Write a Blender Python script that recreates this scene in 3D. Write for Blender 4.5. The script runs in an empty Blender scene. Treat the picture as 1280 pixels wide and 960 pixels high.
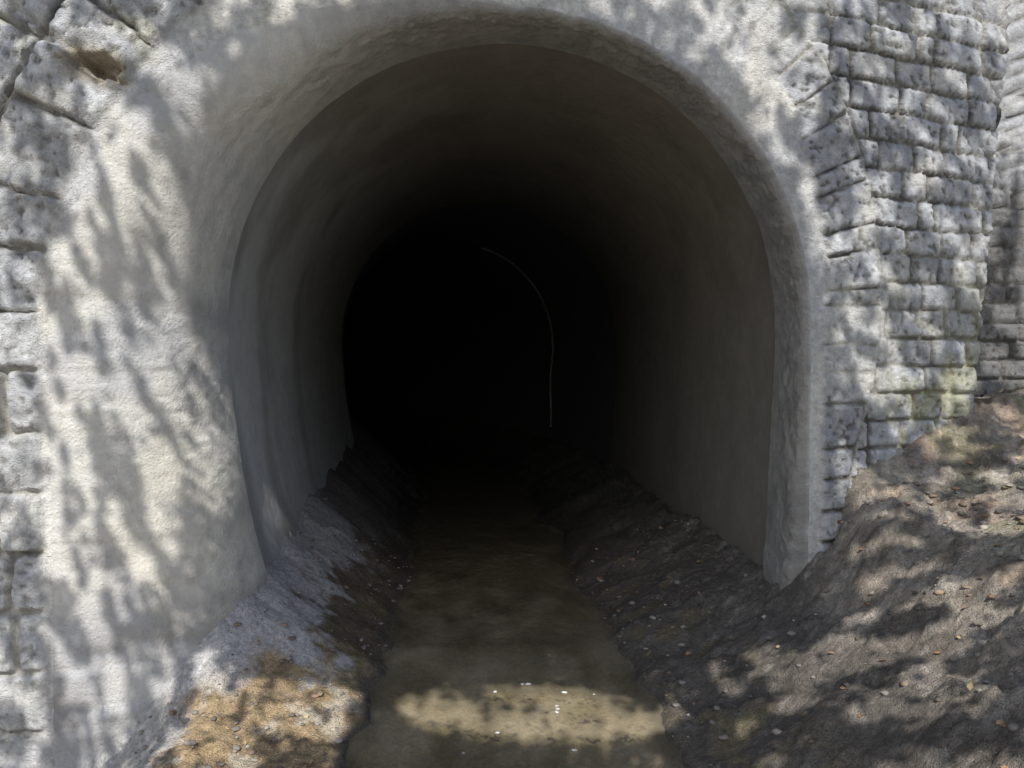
import bpy, math, bmesh
import numpy as np
rng=np.random.default_rng(7)
# ---------------------------------------------------------------- noise
def hsh(ix,iy,s):
    n=(ix.astype(np.int64)*374761393+iy.astype(np.int64)*668265263+int(s)*144269504)&0xffffffff
    n=((n^(n>>13))*1274126177)&0xffffffff
    n=n^(n>>16)
    return n/4294967296.0
def vn(x,y,s=0):
    x=np.asarray(x,float);y=np.asarray(y,float)
    ix=np.floor(x);iy=np.floor(y);fx=x-ix;fy=y-iy
    fx=fx*fx*(3-2*fx);fy=fy*fy*(3-2*fy)
    a=hsh(ix,iy,s);b=hsh(ix+1,iy,s);c=hsh(ix,iy+1,s);d=hsh(ix+1,iy+1,s)
    return (a*(1-fx)+b*fx)*(1-fy)+(c*(1-fx)+d*fx)*fy
def fbm(x,y,s=0,o=4):
    t=0;a=.5;n=0
    for i in range(o):
        t=t+a*vn(x*2**i+13.7*i,y*2**i+7.1*i,s+i);n+=a;a*=.5
    return t/n
def ss(a,b,x):
    t=np.clip((x-a)/(b-a),0,1);return t*t*(3-2*t)
def mixc(c1,c2,f):
    return c1*(1-f[...,None])+np.asarray(c2,float)*f[...,None]
def blocks(a,b,rh,bw,seed,warp=.03):
    a=a+warp*(fbm(a*5,b*5,seed+50,3)-.5)*2
    b=b+warp*(fbm(a*4,b*4,seed+60,3)-.5)*2
    row=np.floor(b/rh);fb=b/rh-row
    u=a/bw+hsh(row,row*0,seed)*7
    k=np.floor(u)
    e=lambda q:q+(hsh(q,row,seed+1)-.5)*.55
    col=np.where(u<e(k),k-1,np.where(u>=e(k+1),k+1,k))
    du=np.minimum(u-e(col),e(col+1)-u)*bw
    dv=np.minimum(fb,1-fb)*rh
    kk=140.
    dist=-np.log(np.exp(-kk*du)+np.exp(-kk*dv))/kk
    return dist,hsh(col,row,seed+2)
# ---------------------------------------------------------------- mesh helpers
def make(name,verts,faces,mat,col=None,parent=None,smooth=True):
    me=bpy.data.meshes.new(name)
    verts=np.asarray(verts,np.float32);faces=np.asarray(faces,np.int32)
    me.vertices.add(len(verts));me.vertices.foreach_set('co',verts.ravel())
    n=faces.shape[1]
    me.loops.add(faces.size);me.loops.foreach_set('vertex_index',faces.ravel())
    me.polygons.add(len(faces));me.polygons.foreach_set('loop_start',np.arange(len(faces),dtype=np.int32)*n)
    me.polygons.foreach_set('loop_total',np.full(len(faces),n,np.int32))
    me.update(calc_edges=True);me.validate()
    if smooth: me.polygons.foreach_set('use_smooth',np.ones(len(me.polygons),bool))
    if col is not None:
        at=me.color_attributes.new('col','FLOAT_COLOR','POINT')
        c=np.ones((len(verts),4),np.float32);c[:,:col.shape[1]]=col
        at.data.foreach_set('color',c.ravel())
    ob=bpy.data.objects.new(name,me);bpy.context.scene.collection.objects.link(ob)
    me.materials.append(mat)
    if parent: ob.parent=parent
    return ob
def gridfaces(nr,nc,flip=False):
    i=np.arange(nr-1)[:,None]*nc+np.arange(nc-1)[None,:]
    f=np.stack([i,i+1,i+nc+1,i+nc],-1).reshape(-1,4)
    return f[:,::-1] if flip else f
def empty(name):
    e=bpy.data.objects.new(name,None);bpy.context.scene.collection.objects.link(e);return e
# ---------------------------------------------------------------- materials
def mat_attr(name,rough=.9,bumps=((60,.006),(220,.003)),var=.25,wet=False,spec=.3,scale=25):
    m=bpy.data.materials.new(name);m.use_nodes=True;nt=m.node_tree;N=nt.nodes;L=nt.links
    p=N['Principled BSDF'];p.inputs['Specular IOR Level'].default_value=spec
    at=N.new('ShaderNodeAttribute');at.attribute_name='col'
    tc=N.new('ShaderNodeTexCoord')
    nz=N.new('ShaderNodeTexNoise');nz.inputs['Scale'].default_value=scale;nz.inputs['Detail'].default_value=6;nz.inputs['Roughness'].default_value=.7
    L.new(tc.outputs['Object'],nz.inputs['Vector'])
    mr=N.new('ShaderNodeMapRange');mr.inputs['From Min'].default_value=.3;mr.inputs['From Max'].default_value=.7
    mr.inputs['To Min'].default_value=1-var;mr.inputs['To Max'].default_value=1+var
    L.new(nz.outputs['Fac'],mr.inputs['Value'])
    mu=N.new('ShaderNodeVectorMath');mu.operation='MULTIPLY'
    L.new(at.outputs['Color'],mu.inputs[0]);L.new(mr.outputs['Result'],mu.inputs[1])
    L.new(mu.outputs['Vector'],p.inputs['Base Color'])
    if wet:
        r=N.new('ShaderNodeMapRange');r.inputs['From Min'].default_value=0;r.inputs['From Max'].default_value=1
        r.inputs['To Min'].default_value=.95;r.inputs['To Max'].default_value=.3
        L.new(at.outputs['Alpha'],r.inputs['Value']);L.new(r.outputs['Result'],p.inputs['Roughness'])
    else: p.inputs['Roughness'].default_value=rough
    prev=None
    for sc,dist in bumps:
        n2=N.new('ShaderNodeTexNoise');n2.inputs['Scale'].default_value=sc;n2.inputs['Detail'].default_value=4;n2.inputs['Roughness'].default_value=.6
        L.new(tc.outputs['Object'],n2.inputs['Vector'])
        b=N.new('ShaderNodeBump');b.inputs['Strength'].default_value=1;b.inputs['Distance'].default_value=dist
        L.new(n2.outputs['Fac'],b.inputs['Height'])
        if prev: L.new(prev.outputs['Normal'],b.inputs['Normal'])
        prev=b
    L.new(prev.outputs['Normal'],p.inputs['Normal'])
    return m
def mat_flat(name,c,rough=.8,sc=20,var=.3):
    m=bpy.data.materials.new(name);m.use_nodes=True;nt=m.node_tree;N=nt.nodes;L=nt.links
    p=N['Principled BSDF'];p.inputs['Roughness'].default_value=rough
    tc=N.new('ShaderNodeTexCoord');nz=N.new('ShaderNodeTexNoise');nz.inputs['Scale'].default_value=sc;nz.inputs['Detail'].default_value=6
    L.new(tc.outputs['Object'],nz.inputs['Vector'])
    cr=N.new('ShaderNodeValToRGB');cr.color_ramp.elements[0].position=.3;cr.color_ramp.elements[1].position=.7
    cr.color_ramp.elements[0].color=(*[v*(1-var) for v in c],1);cr.color_ramp.elements[1].color=(*[min(1,v*(1+var)) for v in c],1)
    L.new(nz.outputs['Fac'],cr.inputs['Fac']);L.new(cr.outputs['Color'],p.inputs['Base Color'])
    return m
M_wall=mat_attr('masonry',bumps=((45,.014),(160,.010)),var=.28,spec=.2)
M_plaster=mat_attr('render_plaster',bumps=((70,.012),(260,.006)),var=.12,spec=.2,scale=14)
M_lining=mat_attr('lining_plaster',bumps=((14,.008),(150,.002)),var=.12,spec=.15,scale=6)
M_ground=mat_attr('mud_and_gravel',bumps=((35,.02),(140,.012)),var=.4,wet=True,spec=.4,scale=40)
M_peb=mat_attr('pebble_stone',bumps=((90,.003),),var=.3,wet=True,spec=.4)
M_litter=mat_attr('dead_leaf',bumps=((90,.002),),var=.3,spec=.2)
M_leaf=mat_flat('leaf',(.085,.12,.04),.6,3,.3)
M_bark=mat_flat('bark',(.09,.07,.05),.9,15)
M_grass=mat_flat('grass_slope',(.07,.09,.035),.95,3)
M_cable=mat_flat('pale_seam',(.17,.16,.14),.8,40,.3)
# ---------------------------------------------------------------- geometry definitions
CX,ZC,R=.28,.215,1.49
DIN=4.5
def Dfac(X,Z):
    d=np.interp(X,[-14,-1.8,.28,1.9,3.1,14],[3.6,3.8,4.12,4.17,4.58,6.5])
    xc=2.93+.11*(Z+.3)
    return d+.38*ss(0,.05,X-xc)
def prof(nleg,narc,off=0.0,L=None):
    zl=np.linspace(-2.4,ZC,nleg,endpoint=False)
    q=np.minimum(ZC-zl,1.35)
    ph=np.linspace(math.pi,0,narc)
    xl=CX-(R-.10*q*q)
    xa=CX+R*np.cos(ph);za=ZC+R*np.sin(ph)
    xr=(CX+(R-.03*q*q))[::-1]
    x=np.concatenate([xl,xa,xr]);z=np.concatenate([zl,za,zl[::-1]])
    nx=np.concatenate([-np.ones(nleg),np.cos(ph),np.ones(nleg)])
    nz=np.concatenate([np.zeros(nleg),np.sin(ph),np.zeros(nleg)])
    phi=np.concatenate([np.full(nleg,180.),np.degrees(ph),np.zeros(nleg)])
    return x,z,nx,nz,phi
NL,NA=230,470
px,pz,pnx,pnz,pphi=prof(NL,NA)
def Lfun(phi): return np.interp(phi,[0,60,90,120,150,180],[.06,.05,.045,.20,.46,.60])
Ls=Lfun(pphi)
ang=np.where(pphi>=180,180.,pphi)
ox=px+pnx*Ls; oz=pz+pnz*Ls
ox=np.where((pphi>=180),CX-R-.60,np.where(pphi<=0,CX+R+.06,ox))
def pn(X,Z):
    return -.030*(fbm(X*1.6,Z*1.6,3,3)-.5)-.014*(fbm(X*9,Z*9,4,3)-.5)-.008*(fbm(X*35,Z*35,5,2)-.5)
plaster=np.array([.71,.69,.65])
def plaster_col(X,Z):
    c=np.broadcast_to(plaster,X.shape+(3,)).copy()
    c=mixc(c,[.56,.56,.57],ss(.46,.7,fbm(X*2.2+3,Z*2.2,11,4)))
    c=mixc(c,[.75,.71,.63],ss(.55,.75,fbm(X*1.7-3,Z*1.3,12,4))*.8)
    c=mixc(c,[.43,.42,.41],ss(.56,.76,fbm(X*7,Z*4,13,4))*.6)
    c=mixc(c,[.50,.475,.44],ss(.56,.72,fbm(X*11,Z*1.6,15,4))*.4)
    return c
portal=empty('culvert_tunnel')
NV=44
v=np.linspace(0,1,NV)[:,None]
t=v*math.pi/2
ix=px; iz=pz
pw=np.interp(ang,[0,105,150],[3.2,3.2,1.])[None,:]
latf=(1-np.cos(t))**pw
lat_x=ix+(ox-ix)*latf; lat_z=iz+(oz-iz)*latf
dd=Dfac(ox,oz)+pn(ox,oz)
dep=(DIN)+(dd-DIN)*np.sin(t)
env=np.sin(v*math.pi*.9+.15)
rough=(fbm(pphi[None,:]*.35+pz[None,:]*12+0*v,dep*14,21,3)-.5)*.024*env
rough=rough+(fbm(pphi[None,:]*1.2+pz[None,:]*40+0*v,dep*40,22,2)-.5)*.018*env
rough[-1]=0
wav=.018*(fbm(pphi*.08+pz*3,pz*0,23,3)-.5)*(1-v)
X=lat_x+pnx*(rough+wav);Z=lat_z+pnz*(rough+wav)
V=np.stack([X,dep,Z],-1).reshape(-1,3)
c=plaster_col(X,Z)
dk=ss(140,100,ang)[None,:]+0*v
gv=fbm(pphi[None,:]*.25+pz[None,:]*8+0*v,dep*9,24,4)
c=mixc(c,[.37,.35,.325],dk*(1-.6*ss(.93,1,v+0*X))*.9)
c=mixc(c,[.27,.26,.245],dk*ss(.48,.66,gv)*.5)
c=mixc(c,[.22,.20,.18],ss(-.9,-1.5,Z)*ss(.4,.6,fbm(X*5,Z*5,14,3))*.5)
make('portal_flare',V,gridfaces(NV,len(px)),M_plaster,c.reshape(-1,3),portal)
# barrel lining (set back behind the edge of the surround)
bx,bz,bnx,bnz,bphi=prof(60,120)
dl=[DIN-.03,DIN+.001,DIN+.03]+list(np.arange(4.56,9.2,.07))+[9.2,9.22,9.26]+list(np.arange(9.35,30,.12))
rings=[];cols=[]
for k,s in enumerate(dl):
    th=max(0,(s-9)/16.);cx=-16*(1-math.cos(th));d0=min(s,9)+16*math.sin(th)
    o=.035+0*bz
    o=o-(fbm(bphi*.06+bz*1.5,np.full_like(bz,s*1.3),31,3)-.5)*.035*min(1,max(0,(s-4.5)*2))
    if s>9.21: o=o+(.10+.05*(fbm(bphi*.3+bz*6,np.full_like(bz,s*5),33,3)-.5))*ss(70,120,bphi)
    lx=bx-CX+bnx*o;lz=bz+bnz*o
    xx=CX+cx+lx*math.cos(th);yy=d0+lx*math.sin(th)
    rings.append(np.stack([xx,yy,lz],-1))
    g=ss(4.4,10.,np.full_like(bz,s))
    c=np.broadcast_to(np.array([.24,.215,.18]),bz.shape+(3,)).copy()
    c=mixc(c,[.56,.555,.545],ss(95,165,bphi)*.95)  # left wall lightened, daylight from the mouth put into the colour
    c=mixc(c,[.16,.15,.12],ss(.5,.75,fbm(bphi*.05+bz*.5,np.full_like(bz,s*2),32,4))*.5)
    c=mixc(c,[.10,.095,.085],g)  # interior shade painted into the lining, darker with depth
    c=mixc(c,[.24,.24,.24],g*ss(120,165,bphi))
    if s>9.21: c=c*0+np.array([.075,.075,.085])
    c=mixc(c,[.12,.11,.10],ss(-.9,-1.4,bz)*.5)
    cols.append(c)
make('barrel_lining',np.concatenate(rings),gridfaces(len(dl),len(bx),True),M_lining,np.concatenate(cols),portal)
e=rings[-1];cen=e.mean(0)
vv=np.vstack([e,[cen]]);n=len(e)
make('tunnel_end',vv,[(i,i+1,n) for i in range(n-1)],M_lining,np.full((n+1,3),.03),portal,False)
def tube(pts,rad,seg=6):
    pts=np.asarray(pts,float);rad=np.broadcast_to(rad,len(pts))
    V=[];
    for i,p_ in enumerate(pts):
        a=pts[max(i-1,0)];b=pts[min(i+1,len(pts)-1)];tn=b-a;tn/=np.linalg.norm(tn)+1e-9
        up=np.array([0,0,1.]) if abs(tn[2])<.9 else np.array([0,1.,0])
        s1=np.cross(tn,up);s1/=np.linalg.norm(s1);s2=np.cross(tn,s1)
        for j in range(seg):
            q=2*math.pi*j/seg;V.append(p_+rad[i]*(math.cos(q)*s1+math.sin(q)*s2))
    F=[]
    for i in range(len(pts)-1):
        for j in range(seg):
            F.append((i*seg+j,i*seg+(j+1)%seg,(i+1)*seg+(j+1)%seg,(i+1)*seg+j))
    return np.array(V),np.array(F)
s=12.;th=(s-9)/16.;pts=[]
for a in np.linspace(75,0,40):
    lx=(R-.03)*math.cos(math.radians(a));lz=ZC+(R-.03)*math.sin(math.radians(a))
    pts.append((CX-16*(1-math.cos(th))+lx*math.cos(th),9+16*math.sin(th)+lx*math.sin(th),lz))
for z in np.linspace(.15,-1.0,15):
    lx=R-.04-.03*(ZC-z)**2;pts.append((CX-16*(1-math.cos(th))+lx*math.cos(th)+.02*math.sin(z*5),9+16*math.sin(th)+lx*math.sin(th),z))
tv,tf=tube(pts,.017)
make('hanging_cable',tv,tf,M_cable,None,portal)
# ---------------------------------------------------------------- masonry wall
NI0=175;NI1=26
r0=1.75
arc=(pphi>0)&(pphi<180)
XL,XR,ZT=-14.,14.,5.0
rx=np.where(pnx>1e-6,(XR-ox)/np.maximum(pnx,1e-6),np.where(pnx<-1e-6,(XL-ox)/np.minimum(pnx,-1e-6),1e9))
rz=np.where(pnz>1e-6,(ZT-oz)/np.maximum(pnz,1e-6),1e9)
Rm=np.minimum(rx,rz)
ra=np.linspace(0,1,NI0)*r0
rb=np.linspace(0,1,NI1+1)[1:]**1.7
r=np.vstack([np.repeat(ra[:,None],len(px),1),r0+(Rm[None,:]-r0)*rb[:,None]])
X=ox[None,:]+pnx[None,:]*r;Z=oz[None,:]+pnz[None,:]*r
PH=np.repeat(ang[None,:],r.shape[0],0)
w=np.interp(PH,[0,30,60,90,120,150,172,180],[.05,.16,.40,.50,.26,.08,.04,.02])
w=w+.05*(fbm(X*4,Z*4,41,3)-.5)*2*ss(0,.12,w)
Ro=np.interp(PH,[0,45,75,90],[.42,.54,.80,.95]);Ro=np.where((PH<=0),.42-.20*ss(ZC,-.9,Z),Ro)
Ro=np.where(PH>90,1.15,Ro)
legL=(PH>=180)
s_arc=np.where(PH>90,np.radians(PH)*2.3,np.radians(PH)*1.95)
s_arc=np.where((PH<=0),(Z-ZC),s_arc)
dR1,idR1=blocks(s_arc,(r-w),.40,.17,101,.012)
dR2,idR2=blocks(s_arc,(r-w+.03),.42,.30,131,.026)
dC,idC=blocks(X,Z+.012*X,.150,.245,151,.012)
dD,idD=blocks(X,Z,.12,.42,171,.012)
dL,idL=blocks(X,Z+.05,.27,.46,191,.015)
inring=(r<Ro)&(r>w)
xc=2.93+.11*(Z+.3);beyond=X>xc+.02
dist=np.where(PH<=90,np.where(inring,dR1,dC),np.where(inring&~legL,dR2,dL))
idd=np.where(PH<=90,np.where(inring,idR1,idC),np.where(inring&~legL,idR2,idL))
dist=np.where(beyond,dD,dist);idd=np.where(beyond,idD,idd)
bound=np.minimum(np.abs(r-Ro),1.)
left_side=(PH>90)|legL
dist=np.minimum(dist,np.where(legL,9,bound+.0))
jn=.014*(fbm(X*20,Z*20,61,3)-.5)+.012*(fbm(X*6,Z*6,68,3)-.5)
low=np.where(left_side,.022,.014)
sh=ss(.004,low,dist+jn)
inpl=1-ss(0,.05,r-w)
smear=ss(.52,.68,fbm(X*1.8+9,Z*1.8,62,4))*ss(.8,.2,r-w)
smear=np.where(beyond,0,smear)
smear=np.where(left_side&~legL,np.maximum(smear*.4,ss(.54,.70,fbm(X*2.6,Z*2.6,63,4))*.4),smear)
smear=np.where(legL,.3+.4*ss(.4,.6,fbm(X*3,Z*3,63,3)),smear)
n11=fbm(X*11,Z*11,64,4)-.5;n4=fbm(X*5+30*idd,Z*5,69,3)-.5
bul=np.where(left_side,1.6,.85)
stone_h=sh*(.012+.014*idd+.026*n4)*bul+.028*n11*sh*np.where(left_side,1.5,1.)
pit=ss(.66,.76,fbm(X*34,Z*34,65,2))
stone_h=stone_h-.014*pit*sh
H=stone_h*(1-.6*smear)-.018*(1-sh)*(1-smear)*bul+.012*n11*(1-sh)
ridge=np.exp(-((r-Ro-.03*(fbm(X*3,Z*3,70,3)-.5))/.010)**2)*.026*((PH<=88)&(PH>=0))*ss(-.75,-.55,Z)*(X<xc)
H=H+ridge
H=H*(1-inpl)
hole=np.hypot((X+1.60)/1.3,(Z-1.31)/.85)+.07*(fbm(X*14,Z*14,66,3)-.5)
hd=ss(.080,.045,hole)
crk=np.exp(-((Z-1.37-(-(X+1.66))*.62)/.014)**2)*ss(-1.62,-1.70,X)*ss(-2.0,-1.9,X)
D=Dfac(X,Z)-H+pn(X,Z)+.12*hd+.04*crk
D=D+.06*(fbm(X*3,Z*3,67,3)-.5)*ss(0,.3,r-w)*np.where(left_side,1.,.45)
V=np.stack([X,D,Z],-1).reshape(-1,3)
base=np.array([.50,.51,.535])*(.76+.40*idd[...,None])
c=mixc(base,[.60,.585,.55],ss(.5,.75,fbm(X*6,Z*6,71,4))*.7)
c=mixc(c,[.31,.31,.325],ss(.52,.72,fbm(X*9,Z*13,72,4))*.6)
mort=np.broadcast_to(np.array([.36,.35,.32]),X.shape+(3,))
mort=mixc(mort,[.13,.12,.11],ss(.34,.54,fbm(X*5,Z*5,73,3))*.9)
mort=mixc(mort,[.56,.54,.49],ss(.5,.7,fbm(X*2,Z*2,74,3))*.45)
c=c*sh[...,None]+mort*(1-sh[...,None])
c=mixc(c,[.15,.145,.14],pit*sh*.65)
c=mixc(c,[.60,.59,.56],smear*.55)
c=mixc(c,[.64,.63,.61],np.clip(ridge/.026,0,1)*.8)
pc=plaster_col(X,Z);c=c*(1-inpl[...,None])+pc*inpl[...,None]
moss=ss(.48,.66,fbm(X*5,Z*5,75,4))*ss(.9,-.5,Z)*ss(2.1,2.6,X)
c=mixc(c,[.42,.41,.22],moss*.6)
c=mixc(c,[.22,.25,.10],ss(.52,.66,fbm(X*9,Z*9,77,4))*ss(.1,-.55,Z)*ss(2.2,2.6,X)*.55)
moss2=ss(.62,.75,fbm(X*8,Z*8,76,3))*ss(.6,2.0,Z)*left_side
c=mixc(c,[.44,.44,.28],moss2*.4)
c=mixc(c,[.40,.33,.22],np.clip(ss(.14,.07,hole)*.7+crk*.5,0,1))
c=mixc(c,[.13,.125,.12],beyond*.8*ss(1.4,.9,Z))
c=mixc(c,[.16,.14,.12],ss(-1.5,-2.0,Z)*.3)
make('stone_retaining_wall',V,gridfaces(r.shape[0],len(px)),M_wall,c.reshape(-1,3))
# ---------------------------------------------------------------- ground
def zwat(d): return -1.60-.10*np.clip(4.6-d,0,1.8)
def shift(d): return np.clip(d-9,0,14)**2/32.
def edges(d):
    l=-.40+.07*(fbm(d*2.1,d*0,81,3)-.5)*2-.10*ss(4.3,3.3,d)
    r_=.93+.10*(fbm(d*1.7,d*0+5,82,3)-.5)*2
    return l,r_
def gh(X,d,detail=True):
    n_e=.07*(fbm(X*4,d*6,79,3)-.5)*2
    xr=X+shift(d)+n_e;zw=zwat(d);l,rr=edges(d)
    f=ss(3.65,4.45,d)
    tl=np.clip((l-xr)/(.85),0,3)
    inn=zw+(.60+.22*ss(4.5,9,d))*np.minimum(tl,1.1)**1.15
    out=zw+.12*np.minimum(tl,1)**.9-.36*ss(.75,1.5,tl)
    out=out+.9*ss(-2.6,-6,X)*ss(3.6,1,d)
    zl=inn*f+out*(1-f)
    ur=xr-rr
    inr=zw+.42*np.clip(ur/.85,0,1.1)**.95
    outr=np.interp(ur,[0,.12,.45,.85,1.25,2.05,4,12],[-1.64,-1.59,-1.43,-1.17,-.86,-.58,-.3,.2])
    outr=outr+ (zw+1.64)*ss(.8,0,ur)
    wallp=np.interp(X,[1.9,3.1],[4.13,4.58])
    outr=outr+.30*np.exp(-np.clip(wallp-d,0,9)/.30)*ss(1.80,2.15,X)
    fr=ss(3.9,4.4,d)*ss(2.1,1.9,X)
    zr=inr*fr+outr*(1-fr)
    zr=zr+.11*np.exp(-((X-1.86)/.13)**2-((d-4.18)/.22)**2)
    inch=np.minimum(xr-l,rr-xr)
    bed=zw-.04*ss(-.005,.05,inch)-.05*ss(0,.25,inch)
    z=np.where(xr<l,zl,np.where(xr>rr,zr,bed))
    far=ss(-3,-14,d)
    z=z*(1-far*.6)+(-1.0)*far*.6
    if detail:
        bank=ss(-.02,.12,-inch)
        rg=.40+.60*ss(.5,1.0,ur)
        rg=np.where(xr<l,np.where(d>3.8,.35,.6),rg)
        z=z+(.060*(fbm(X*2.6,d*2.6,83,3)-.5)+(.050*(fbm(X*9,d*9,84,4)-.5)+.026*(fbm(X*32,d*32,85,2)-.5))*rg)*(.10+.90*bank)
        cl=ss(.56,.70,fbm(X*14,d*14,86,2));z=z+.028*cl*bank*rg
        z=np.where(inch>.03,np.minimum(z,zw-.03),z)
    return z,inch,xr,ur,tl
def coarse(a,b,n,p):
    t=np.linspace(0,1,n)**p;return a+(b-a)*t
xs=np.concatenate([-coarse(2.42,500,26,3.5)[::-1],np.arange(-2.4,3.5,.0145),coarse(3.5,500,26,3.5)])
ds=np.concatenate([-coarse(-2.1,500,26,3.5)[::-1],np.arange(2.115,6,.0145),np.arange(6,12,.06),np.arange(12,26,.4)])
GX,GD=np.meshgrid(xs,ds)
z,inch,xr,ur,tl=gh(GX,GD)
V=np.stack([GX,GD,z],-1).reshape(-1,3)
n1=fbm(GX*3.2,GD*3.2,91,5);n2=fbm(GX*9,GD*9,92,4);n3=fbm(GX*1.2,GD*1.2,93,4)
n5=fbm(GX*22,GD*22,98,3)
c=np.broadcast_to(np.array([.26,.24,.21]),GX.shape+(3,)).copy()
rightm=ss(0,.1,ur)
c=mixc(c,[.20,.175,.15],rightm)
c=mixc(c,[.54,.47,.39],rightm*ss(.65,1.2,ur+.6*(n1-.5))*ss(4.5,4.0,GD+.3*(n2-.5)-.4*ss(1.1,1.6,ur))*.85)
c=mixc(c,[.68,.61,.53],rightm*ss(.54,.66,n2)*ss(.6,1.0,ur)*.6)
c=mixc(c,[.54,.37,.25],rightm*ss(.56,.68,n1)*ss(.8,1.2,ur)*.5)
c=mixc(c,[.30,.30,.15],rightm*ss(.50,.62,fbm(GX*4,GD*4,94,4))*ss(1.1,1.6,ur)*.5)
c=mixc(c,[.13,.11,.09],rightm*ss(.52,.64,fbm(GX*6,GD*6,90,4))*.55)
c=mixc(c,[.42,.38,.33],rightm*ss(.62,.70,n5)*ss(.2,.4,ur)*.5)
c=mixc(c,[.27,.22,.12],rightm*ss(.58,.68,fbm(GX*7,GD*7,89,4))*ss(.6,.3,ur)*.6)
leftm=ss(-.02,.05,tl)*(1-rightm)
c=mixc(c,[.20,.155,.11],leftm)
c=mixc(c,[.60,.44,.25],leftm*ss(4.5,4.05,GD+.5*(n1-.5))*.75)
c=mixc(c,[.72,.64,.52],leftm*ss(.50,.62,n2)*ss(4.4,4.0,GD)*.75)
c=mixc(c,[.20,.17,.08],leftm*ss(.54,.66,n1)*.65)
c=mixc(c,[.11,.09,.07],leftm*ss(.58,.68,n5)*.5)
skirt=leftm*ss(.34,.50,tl+.9*(n1-.5)+.5*(n2-.5)+.2*(n5-.5))*ss(3.70,4.05,GD+.5*(n1-.5))
c=mixc(c,[.62,.61,.63],skirt*.92)
c=mixc(c,[.62,.61,.60],leftm*ss(.80,1.0,tl+.3*(n2-.5))*ss(3.1,3.5,GD)*.85)
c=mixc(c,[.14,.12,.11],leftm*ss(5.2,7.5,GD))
bedm=ss(.02,.10,inch)
c=mixc(c,[.15,.13,.105],ss(.10,.0,-inch))
c=mixc(c,[.70,.60,.42],bedm)
c=mixc(c,[.34,.29,.20],bedm*ss(.50,.62,n1)*.6)
c=mixc(c,[.78,.72,.60],bedm*ss(.56,.68,n2)*.55)
c=mixc(c,[.05,.045,.04],ss(5.0,9,GD)*.75)  # tunnel floor darkened with depth, gloom put into the colour
back=ss(1.8,1.0,GD)*ss(-14,-8,GD)*ss(.0,.2,-inch)
c=mixc(c,[.48,.46,.42],back*.85)  # pale ground behind the camera, added to bounce light at the portal
c=mixc(c,[.08,.10,.04],np.clip(ss(9,14,np.abs(GX))+ss(-10,-16,GD),0,1)*ss(.2,.6,-inch)*.8)
wet=np.clip(ss(.55,.0,-inch)*.85+ss(.5,.65,n3)*.3*(1-skirt),0,1)
wet=np.where(rightm>0,wet*ss(1.2,.3,ur),wet)*(1-skirt*.6)
cc=np.concatenate([c,wet[...,None]],-1)
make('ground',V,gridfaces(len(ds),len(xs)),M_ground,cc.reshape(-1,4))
# ---------------------------------------------------------------- water
wx=np.arange(-.75,1.25,.02);wd=np.concatenate([-coarse(-2.1,300,40,3)[::-1],np.arange(2.12,9,.02),np.arange(9,24,.2)])
WX,WD=np.meshgrid(wx,wd)
WZ=zwat(WD)-.010+.006*(fbm(WX*8,WD*5,95,3)-.5)+.005*(fbm(WX*22,WD*14,96,2)-.5)
V=np.stack([WX-shift(WD),WD,WZ],-1).reshape(-1,3)
mw=bpy.data.materials.new('shallow_water');mw.use_nodes=True;nt=mw.node_tree;N=nt.nodes;L=nt.links
N.remove(N['Principled BSDF'])
tc=N.new('ShaderNodeTexCoord');mp=N.new('ShaderNodeMapping');mp.inputs['Scale'].default_value=(1,.5,1)
L.new(tc.outputs['Object'],mp.inputs['Vector'])
nz=N.new('ShaderNodeTexNoise');nz.inputs['Scale'].default_value=16;nz.inputs['Detail'].default_value=2
L.new(mp.outputs[0],nz.inputs['Vector'])
b=N.new('ShaderNodeBump');b.inputs['Distance'].default_value=.02;b.inputs['Strength'].default_value=1;L.new(nz.outputs['Fac'],b.inputs['Height'])
fr=N.new('ShaderNodeFresnel');fr.inputs['IOR'].default_value=1.4;L.new(b.outputs[0],fr.inputs['Normal'])
tb=N.new('ShaderNodeBsdfTransparent');tb.inputs['Color'].default_value=(.95,.92,.83,1)
gl=N.new('ShaderNodeBsdfGlossy');gl.inputs['Roughness'].default_value=.03;L.new(b.outputs[0],gl.inputs['Normal'])
df=N.new('ShaderNodeBsdfDiffuse')
n2=N.new('ShaderNodeTexNoise');n2.inputs['Scale'].default_value=5;n2.inputs['Detail'].default_value=5;L.new(mp.outputs[0],n2.inputs['Vector'])
cr=N.new('ShaderNodeValToRGB');cr.color_ramp.elements[0].position=.35;cr.color_ramp.elements[1].position=.65
cr.color_ramp.elements[0].color=(.22,.19,.12,1);cr.color_ramp.elements[1].color=(.48,.41,.29,1)
L.new(n2.outputs['Fac'],cr.inputs['Fac']);L.new(cr.outputs['Color'],df.inputs['Color'])
mx0=N.new('ShaderNodeMixShader');mx0.inputs[0].default_value=.42
L.new(tb.outputs[0],mx0.inputs[1]);L.new(df.outputs[0],mx0.inputs[2])
mx=N.new('ShaderNodeMixShader');L.new(fr.outputs[0],mx.inputs[0]);L.new(mx0.outputs[0],mx.inputs[1]);L.new(gl.outputs[0],mx.inputs[2])
L.new(mx.outputs[0],N['Material Output'].inputs[0])
make('stream_water',V,gridfaces(len(wd),len(wx)),mw)
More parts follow.
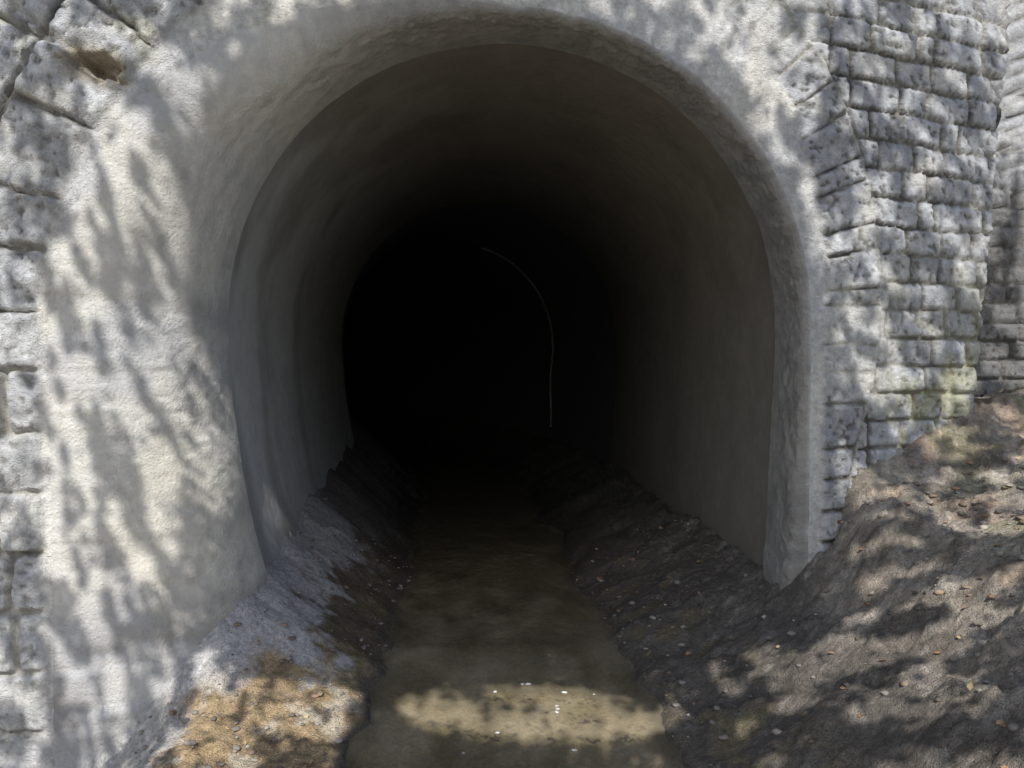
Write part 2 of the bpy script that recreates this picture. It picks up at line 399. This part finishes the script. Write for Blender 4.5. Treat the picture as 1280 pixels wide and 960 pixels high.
# ---------------------------------------------------------------- pebbles
bm=bmesh.new();bmesh.ops.create_icosphere(bm,subdivisions=2,radius=1)
iv=np.array([v_.co[:] for v_ in bm.verts]);iff=np.array([[v_.index for v_ in f.verts] for f in bm.faces]);bm.free()
def scatter(name,X,Dp,size,colr,mat,sink=.25,flat=.6,zf=None):
    n=len(X);zz=gh(X,Dp)[0] if zf is None else zf
    A=rng.uniform(0,6.28,n);sc=np.stack([size*rng.uniform(.8,1.4,n),size*rng.uniform(.7,1.1,n),size*flat*rng.uniform(.7,1.2,n)],-1)
    jit=1+rng.uniform(-.22,.22,(n,len(iv)))
    P=iv[None]*jit[...,None]*sc[:,None,:]
    ca,sa=np.cos(A)[:,None],np.sin(A)[:,None]
    x=P[...,0]*ca-P[...,1]*sa+X[:,None];y=P[...,0]*sa+P[...,1]*ca+Dp[:,None];z_=P[...,2]+(zz+size*flat*(1-2*sink))[:,None]
    V=np.stack([x,y,z_],-1).reshape(-1,3)
    F=(iff[None]+np.arange(n)[:,None,None]*len(iv)).reshape(-1,3)
    C=np.repeat(colr,len(iv),0)
    return make(name,V,F,mat,C)
n=11000
X=rng.uniform(-1.5,3.2,n);Dp=rng.uniform(2.2,6.5,n)
_,inc,_,u_,t_=gh(X,Dp,False)
dens=np.where(inc>0,.0,np.where(u_>0,.20+1.1*ss(.6,1.2,u_)*vn(X*3,Dp*3,97),np.where(Dp>4.1,.16,.7)))
near=np.exp(-np.clip(-inc,0,9)/.12)*.4*(inc<0)
keep=(rng.uniform(0,1,n)<dens*.6+near)&(Dp<np.where((X>-1.1)&(X<1.7),6.5,3.9+.3*(X>1.9)))
X=X[keep];Dp=Dp[keep];n=len(X)
size=.003+.018*rng.uniform(0,1,n)**3.5
pal=np.array([[.22,.20,.18],[.28,.25,.21],[.16,.15,.13],[.32,.21,.14],[.33,.30,.26],[.22,.17,.12]])
C=pal[rng.integers(0,6,n)]*rng.uniform(.7,1.15,(n,1));wt=np.where(gh(X,Dp,False)[1]>-.3,.6,.1)
scatter('gravel',X,Dp,size,np.concatenate([C,wt[:,None]],-1),M_peb)
n=14;X=rng.uniform(.0,.75,n);Dp=rng.uniform(3.5,4.6,n);X[:4]=.36+rng.uniform(-.03,.03,4);Dp[:4]=4.15
scatter('floating_foam',X,Dp,rng.uniform(.004,.012,n),np.repeat([[.6,.6,.58,.3]],n,0),M_peb,sink=.3,flat=.25,zf=zwat(Dp)-.008)
def leaves(P,nr,Lf):
    n=len(P)
    a1=np.cross(nr,rng.normal(size=(n,3)));a1/=np.linalg.norm(a1,axis=1)[:,None];a2=np.cross(nr,a1)
    Lf=Lf[:,None];Wf=Lf*.36
    pts=[P-a1*Lf*.5,P-a1*Lf*.1+a2*Wf,P+a1*Lf*.22+a2*Wf*.8,P+a1*Lf*.5-nr*Lf*.12,P+a1*Lf*.22-a2*Wf*.8,P-a1*Lf*.1-a2*Wf]
    V=np.stack(pts,1).reshape(-1,3);k=np.arange(n)[:,None]*6
    return V,np.concatenate([k+[[0,1,2,3]],k+[[0,3,4,5]]])
n=190;X=rng.uniform(-1.2,3.2,n);Dp=rng.uniform(2.3,4.4,n)
_,inc,_,u_,_=gh(X,Dp,False)
k_=(inc<-.05)&(((u_>.5)&(Dp<np.interp(X,[1.9,3.1],[4.0,4.45])))|((X<-.5)&(X>-1.1)&(Dp<3.8)))
X=X[k_];Dp=Dp[k_];n=len(X)
nr=rng.normal(size=(n,3))*.35+np.array([0,-.2,1.]);nr/=np.linalg.norm(nr,axis=1)[:,None]
lv,lf=leaves(np.stack([X,Dp,gh(X,Dp)[0]+.010],-1),nr,rng.uniform(.014,.036,n))
pl=np.array([[.30,.18,.10],[.36,.27,.15],[.20,.13,.08],[.42,.33,.20]])
make('leaf_litter',lv,lf,M_litter,np.repeat(pl[rng.integers(0,4,n)],6,0),None,False)
# ---------------------------------------------------------------- hillside
hx=np.concatenate([np.linspace(-90,-14,20),np.linspace(-13,13,60),np.linspace(14,90,20)]);hd_=np.concatenate([[0,0],coarse(0,120,50,2)[1:]])
HX,HD=np.meshgrid(hx,hd_)
front=np.interp(HX,[-14,-1.8,.28,1.9,2.9,3.5,14],[3.62,3.82,4.14,4.16,4.55,5.1,6.88])-.02
Y=front+HD
Zh=4.98+.45*np.minimum(HD,14)+.9*(fbm(HX*.5,HD*.5,99,4)-.5)*ss(0,2,HD)-.6*np.clip(np.abs(HX)-14,0,12)
Zh[0]=np.where(np.abs(HX[0])>=14,-3,4.97)
make('hillside',np.stack([HX,Y,Zh],-1).reshape(-1,3),gridfaces(len(hd_),len(hx)),M_grass)
# ---------------------------------------------------------------- tree out of view, leaves placed by sun-projected masks to shape dapple and shade
S=np.array([-.055,-.72,.69]);S/=np.linalg.norm(S)
n=110000
tx=rng.uniform(-2.5,3.5,n);tz=rng.uniform(-2.9,2.2,n)
rad=np.hypot(tx-CX,tz-ZC)
opening=((tz>ZC)&(rad<1.58))|((tz<=ZC)&(tz>-1.52)&(tx>-1.14)&(tx<1.94))
b1=fbm(tx*3.0,tz*2.2,201,3)
bf=fbm(tx*10,tz*8,202,2)
Nn=.10+2.6*ss(.48,.56,fbm(tx*5.5,tz*4.6,208,2)*.4+bf*.6)
left=(tx<-1.05)
skw=tx+.20*tz
Nl=fbm(skw*24,tz*5.2,203,2)*.72+fbm(tx*4.5,tz*1.8,209,2)*.28
Nn=np.where(left&(tz<.9),.05+2.6*ss(.495,.55,Nl)*ss(-2.3,-1.6,tx),Nn)
Nn=np.where(left&(tz>=.9),.12+2.6*ss(.48,.56,fbm(tx*10,tz*9,206,2)*.5+bf*.5),Nn)
right=tx>1.96
Nn=np.where(right&(tz>-1.2),.12+2.6*ss(.49,.56,fbm(tx*11,tz*10,204,2)),Nn)
gnd=(tz<-1.5)&(tx>-1.05)
Nn=np.where(gnd,2.8,Nn)
Nn=np.where(gnd&(np.hypot((tx-.40)/.70,(tz+1.88+.15*(tx-.4))/.27)<1),.03+1.3*ss(.57,.63,fbm(tx*6,tz*6,207,3)),Nn)
Nn=np.where(gnd&(tx<-.45)&(tz<-1.66),.08+2.0*ss(.53,.60,b1),Nn)
Nn=np.where(gnd&(tx>1.25)&(tz<-1.6),.10+2.8*ss(.49,.56,fbm(tx*8,tz*8,205,2)),Nn)
Nn=np.where(opening,3.6,Nn)  # dense leaf screen added to keep sun out of the tunnel mouth
big=opening
keep=rng.uniform(0,1,n)<np.where(big,.21,1)*Nn/3.6
tx=tx[keep];tz=tz[keep];big=big[keep];n=len(tx)
tmin=np.maximum(4.6,(2.75-tz)/1.086+.3)
tt=np.where(big,8.3+1.6*rng.uniform(0,1,n),tmin+.8*rng.uniform(0,1,n))
P=np.stack([tx,np.full(n,4.1),tz],-1)+S[None]*tt[:,None]
nr=rng.normal(size=(n,3))*.8+S*1.0;nr/=np.linalg.norm(nr,axis=1)[:,None]
V,F=leaves(P,nr,rng.uniform(.075,.115,n)*np.where(big,1.6,.62))
print('leaves',n)
tree=empty('broadleaf_tree')
make('shading_foliage',V,F,M_leaf,None,tree,False)
TV=[];TF=[];o=0
def addt(pts,r0_,r1_):
    global o
    pts=np.array(pts,float);m=14
    tt_=np.linspace(0,len(pts)-1,m);q=np.stack([np.interp(tt_,range(len(pts)),pts[:,j]) for j in range(3)],-1)
    q[1:-1]+=rng.normal(size=(m-2,3))*.03
    v_,f_=tube(q,np.linspace(r0_,r1_,m),9)
    TV.append(v_);TF.append(f_+o);o+=len(v_)
addt([(5.0,-3.4,-1.2),(4.8,-3.3,1.5),(4.3,-3.0,4.0),(3.3,-2.8,6.0),(2.0,-2.6,7.4)],.26,.07)
addt([(4.6,-3.2,2.8),(2.6,-2.6,4.6),(.6,-2.4,5.4),(-1.0,-2.3,6.0)],.10,.02)
addt([(3.6,-2.8,5.2),(1.6,-2.6,6.3),(-.6,-2.4,6.9)],.07,.015)
for q in range(30):
    a=rng.integers(0,n);e_=P[a];b_=e_+np.array([.9,-.9,.1])
    addt([b_,(b_+e_)/2+rng.normal(size=3)*.1,e_],.009,.004)
make('trunk_and_limbs',np.concatenate(TV),np.concatenate(TF),M_bark,None,tree)
# ---------------------------------------------------------------- light
w_=bpy.data.worlds.new('World');bpy.context.scene.world=w_;w_.use_nodes=True
nt=w_.node_tree;sk=nt.nodes.new('ShaderNodeTexSky');sk.sky_type='NISHITA';sk.sun_disc=False
sk.dust_density=1.4
el=math.asin(S[2]);sk.sun_elevation=el;sk.sun_rotation=math.radians(180)+math.atan2(-S[0],-S[1])*1.0
nt.links.new(sk.outputs[0],nt.nodes['Background'].inputs['Color']);nt.nodes['Background'].inputs['Strength'].default_value=.15
sl=bpy.data.lights.new('sun','SUN');sl.energy=5;sl.angle=math.radians(.55);sl.color=(1,.97,.91)
so=bpy.data.objects.new('sun',sl);bpy.context.scene.collection.objects.link(so)
from mathutils import Vector
so.rotation_euler=Vector(S).to_track_quat('Z','Y').to_euler();so.location=(0,-5,9)
cam=bpy.data.cameras.new('camera');co=bpy.data.objects.new('camera',cam);bpy.context.scene.collection.objects.link(co)
cam.sensor_width=36;cam.lens=29;cam.clip_start=.05;cam.clip_end=2000
co.rotation_euler=(math.radians(90-1.67),0,math.radians(-3.85))
bpy.context.scene.camera=co
bpy.context.scene.view_settings.view_transform='Standard';bpy.context.scene.view_settings.look='None';bpy.context.scene.view_settings.exposure=0
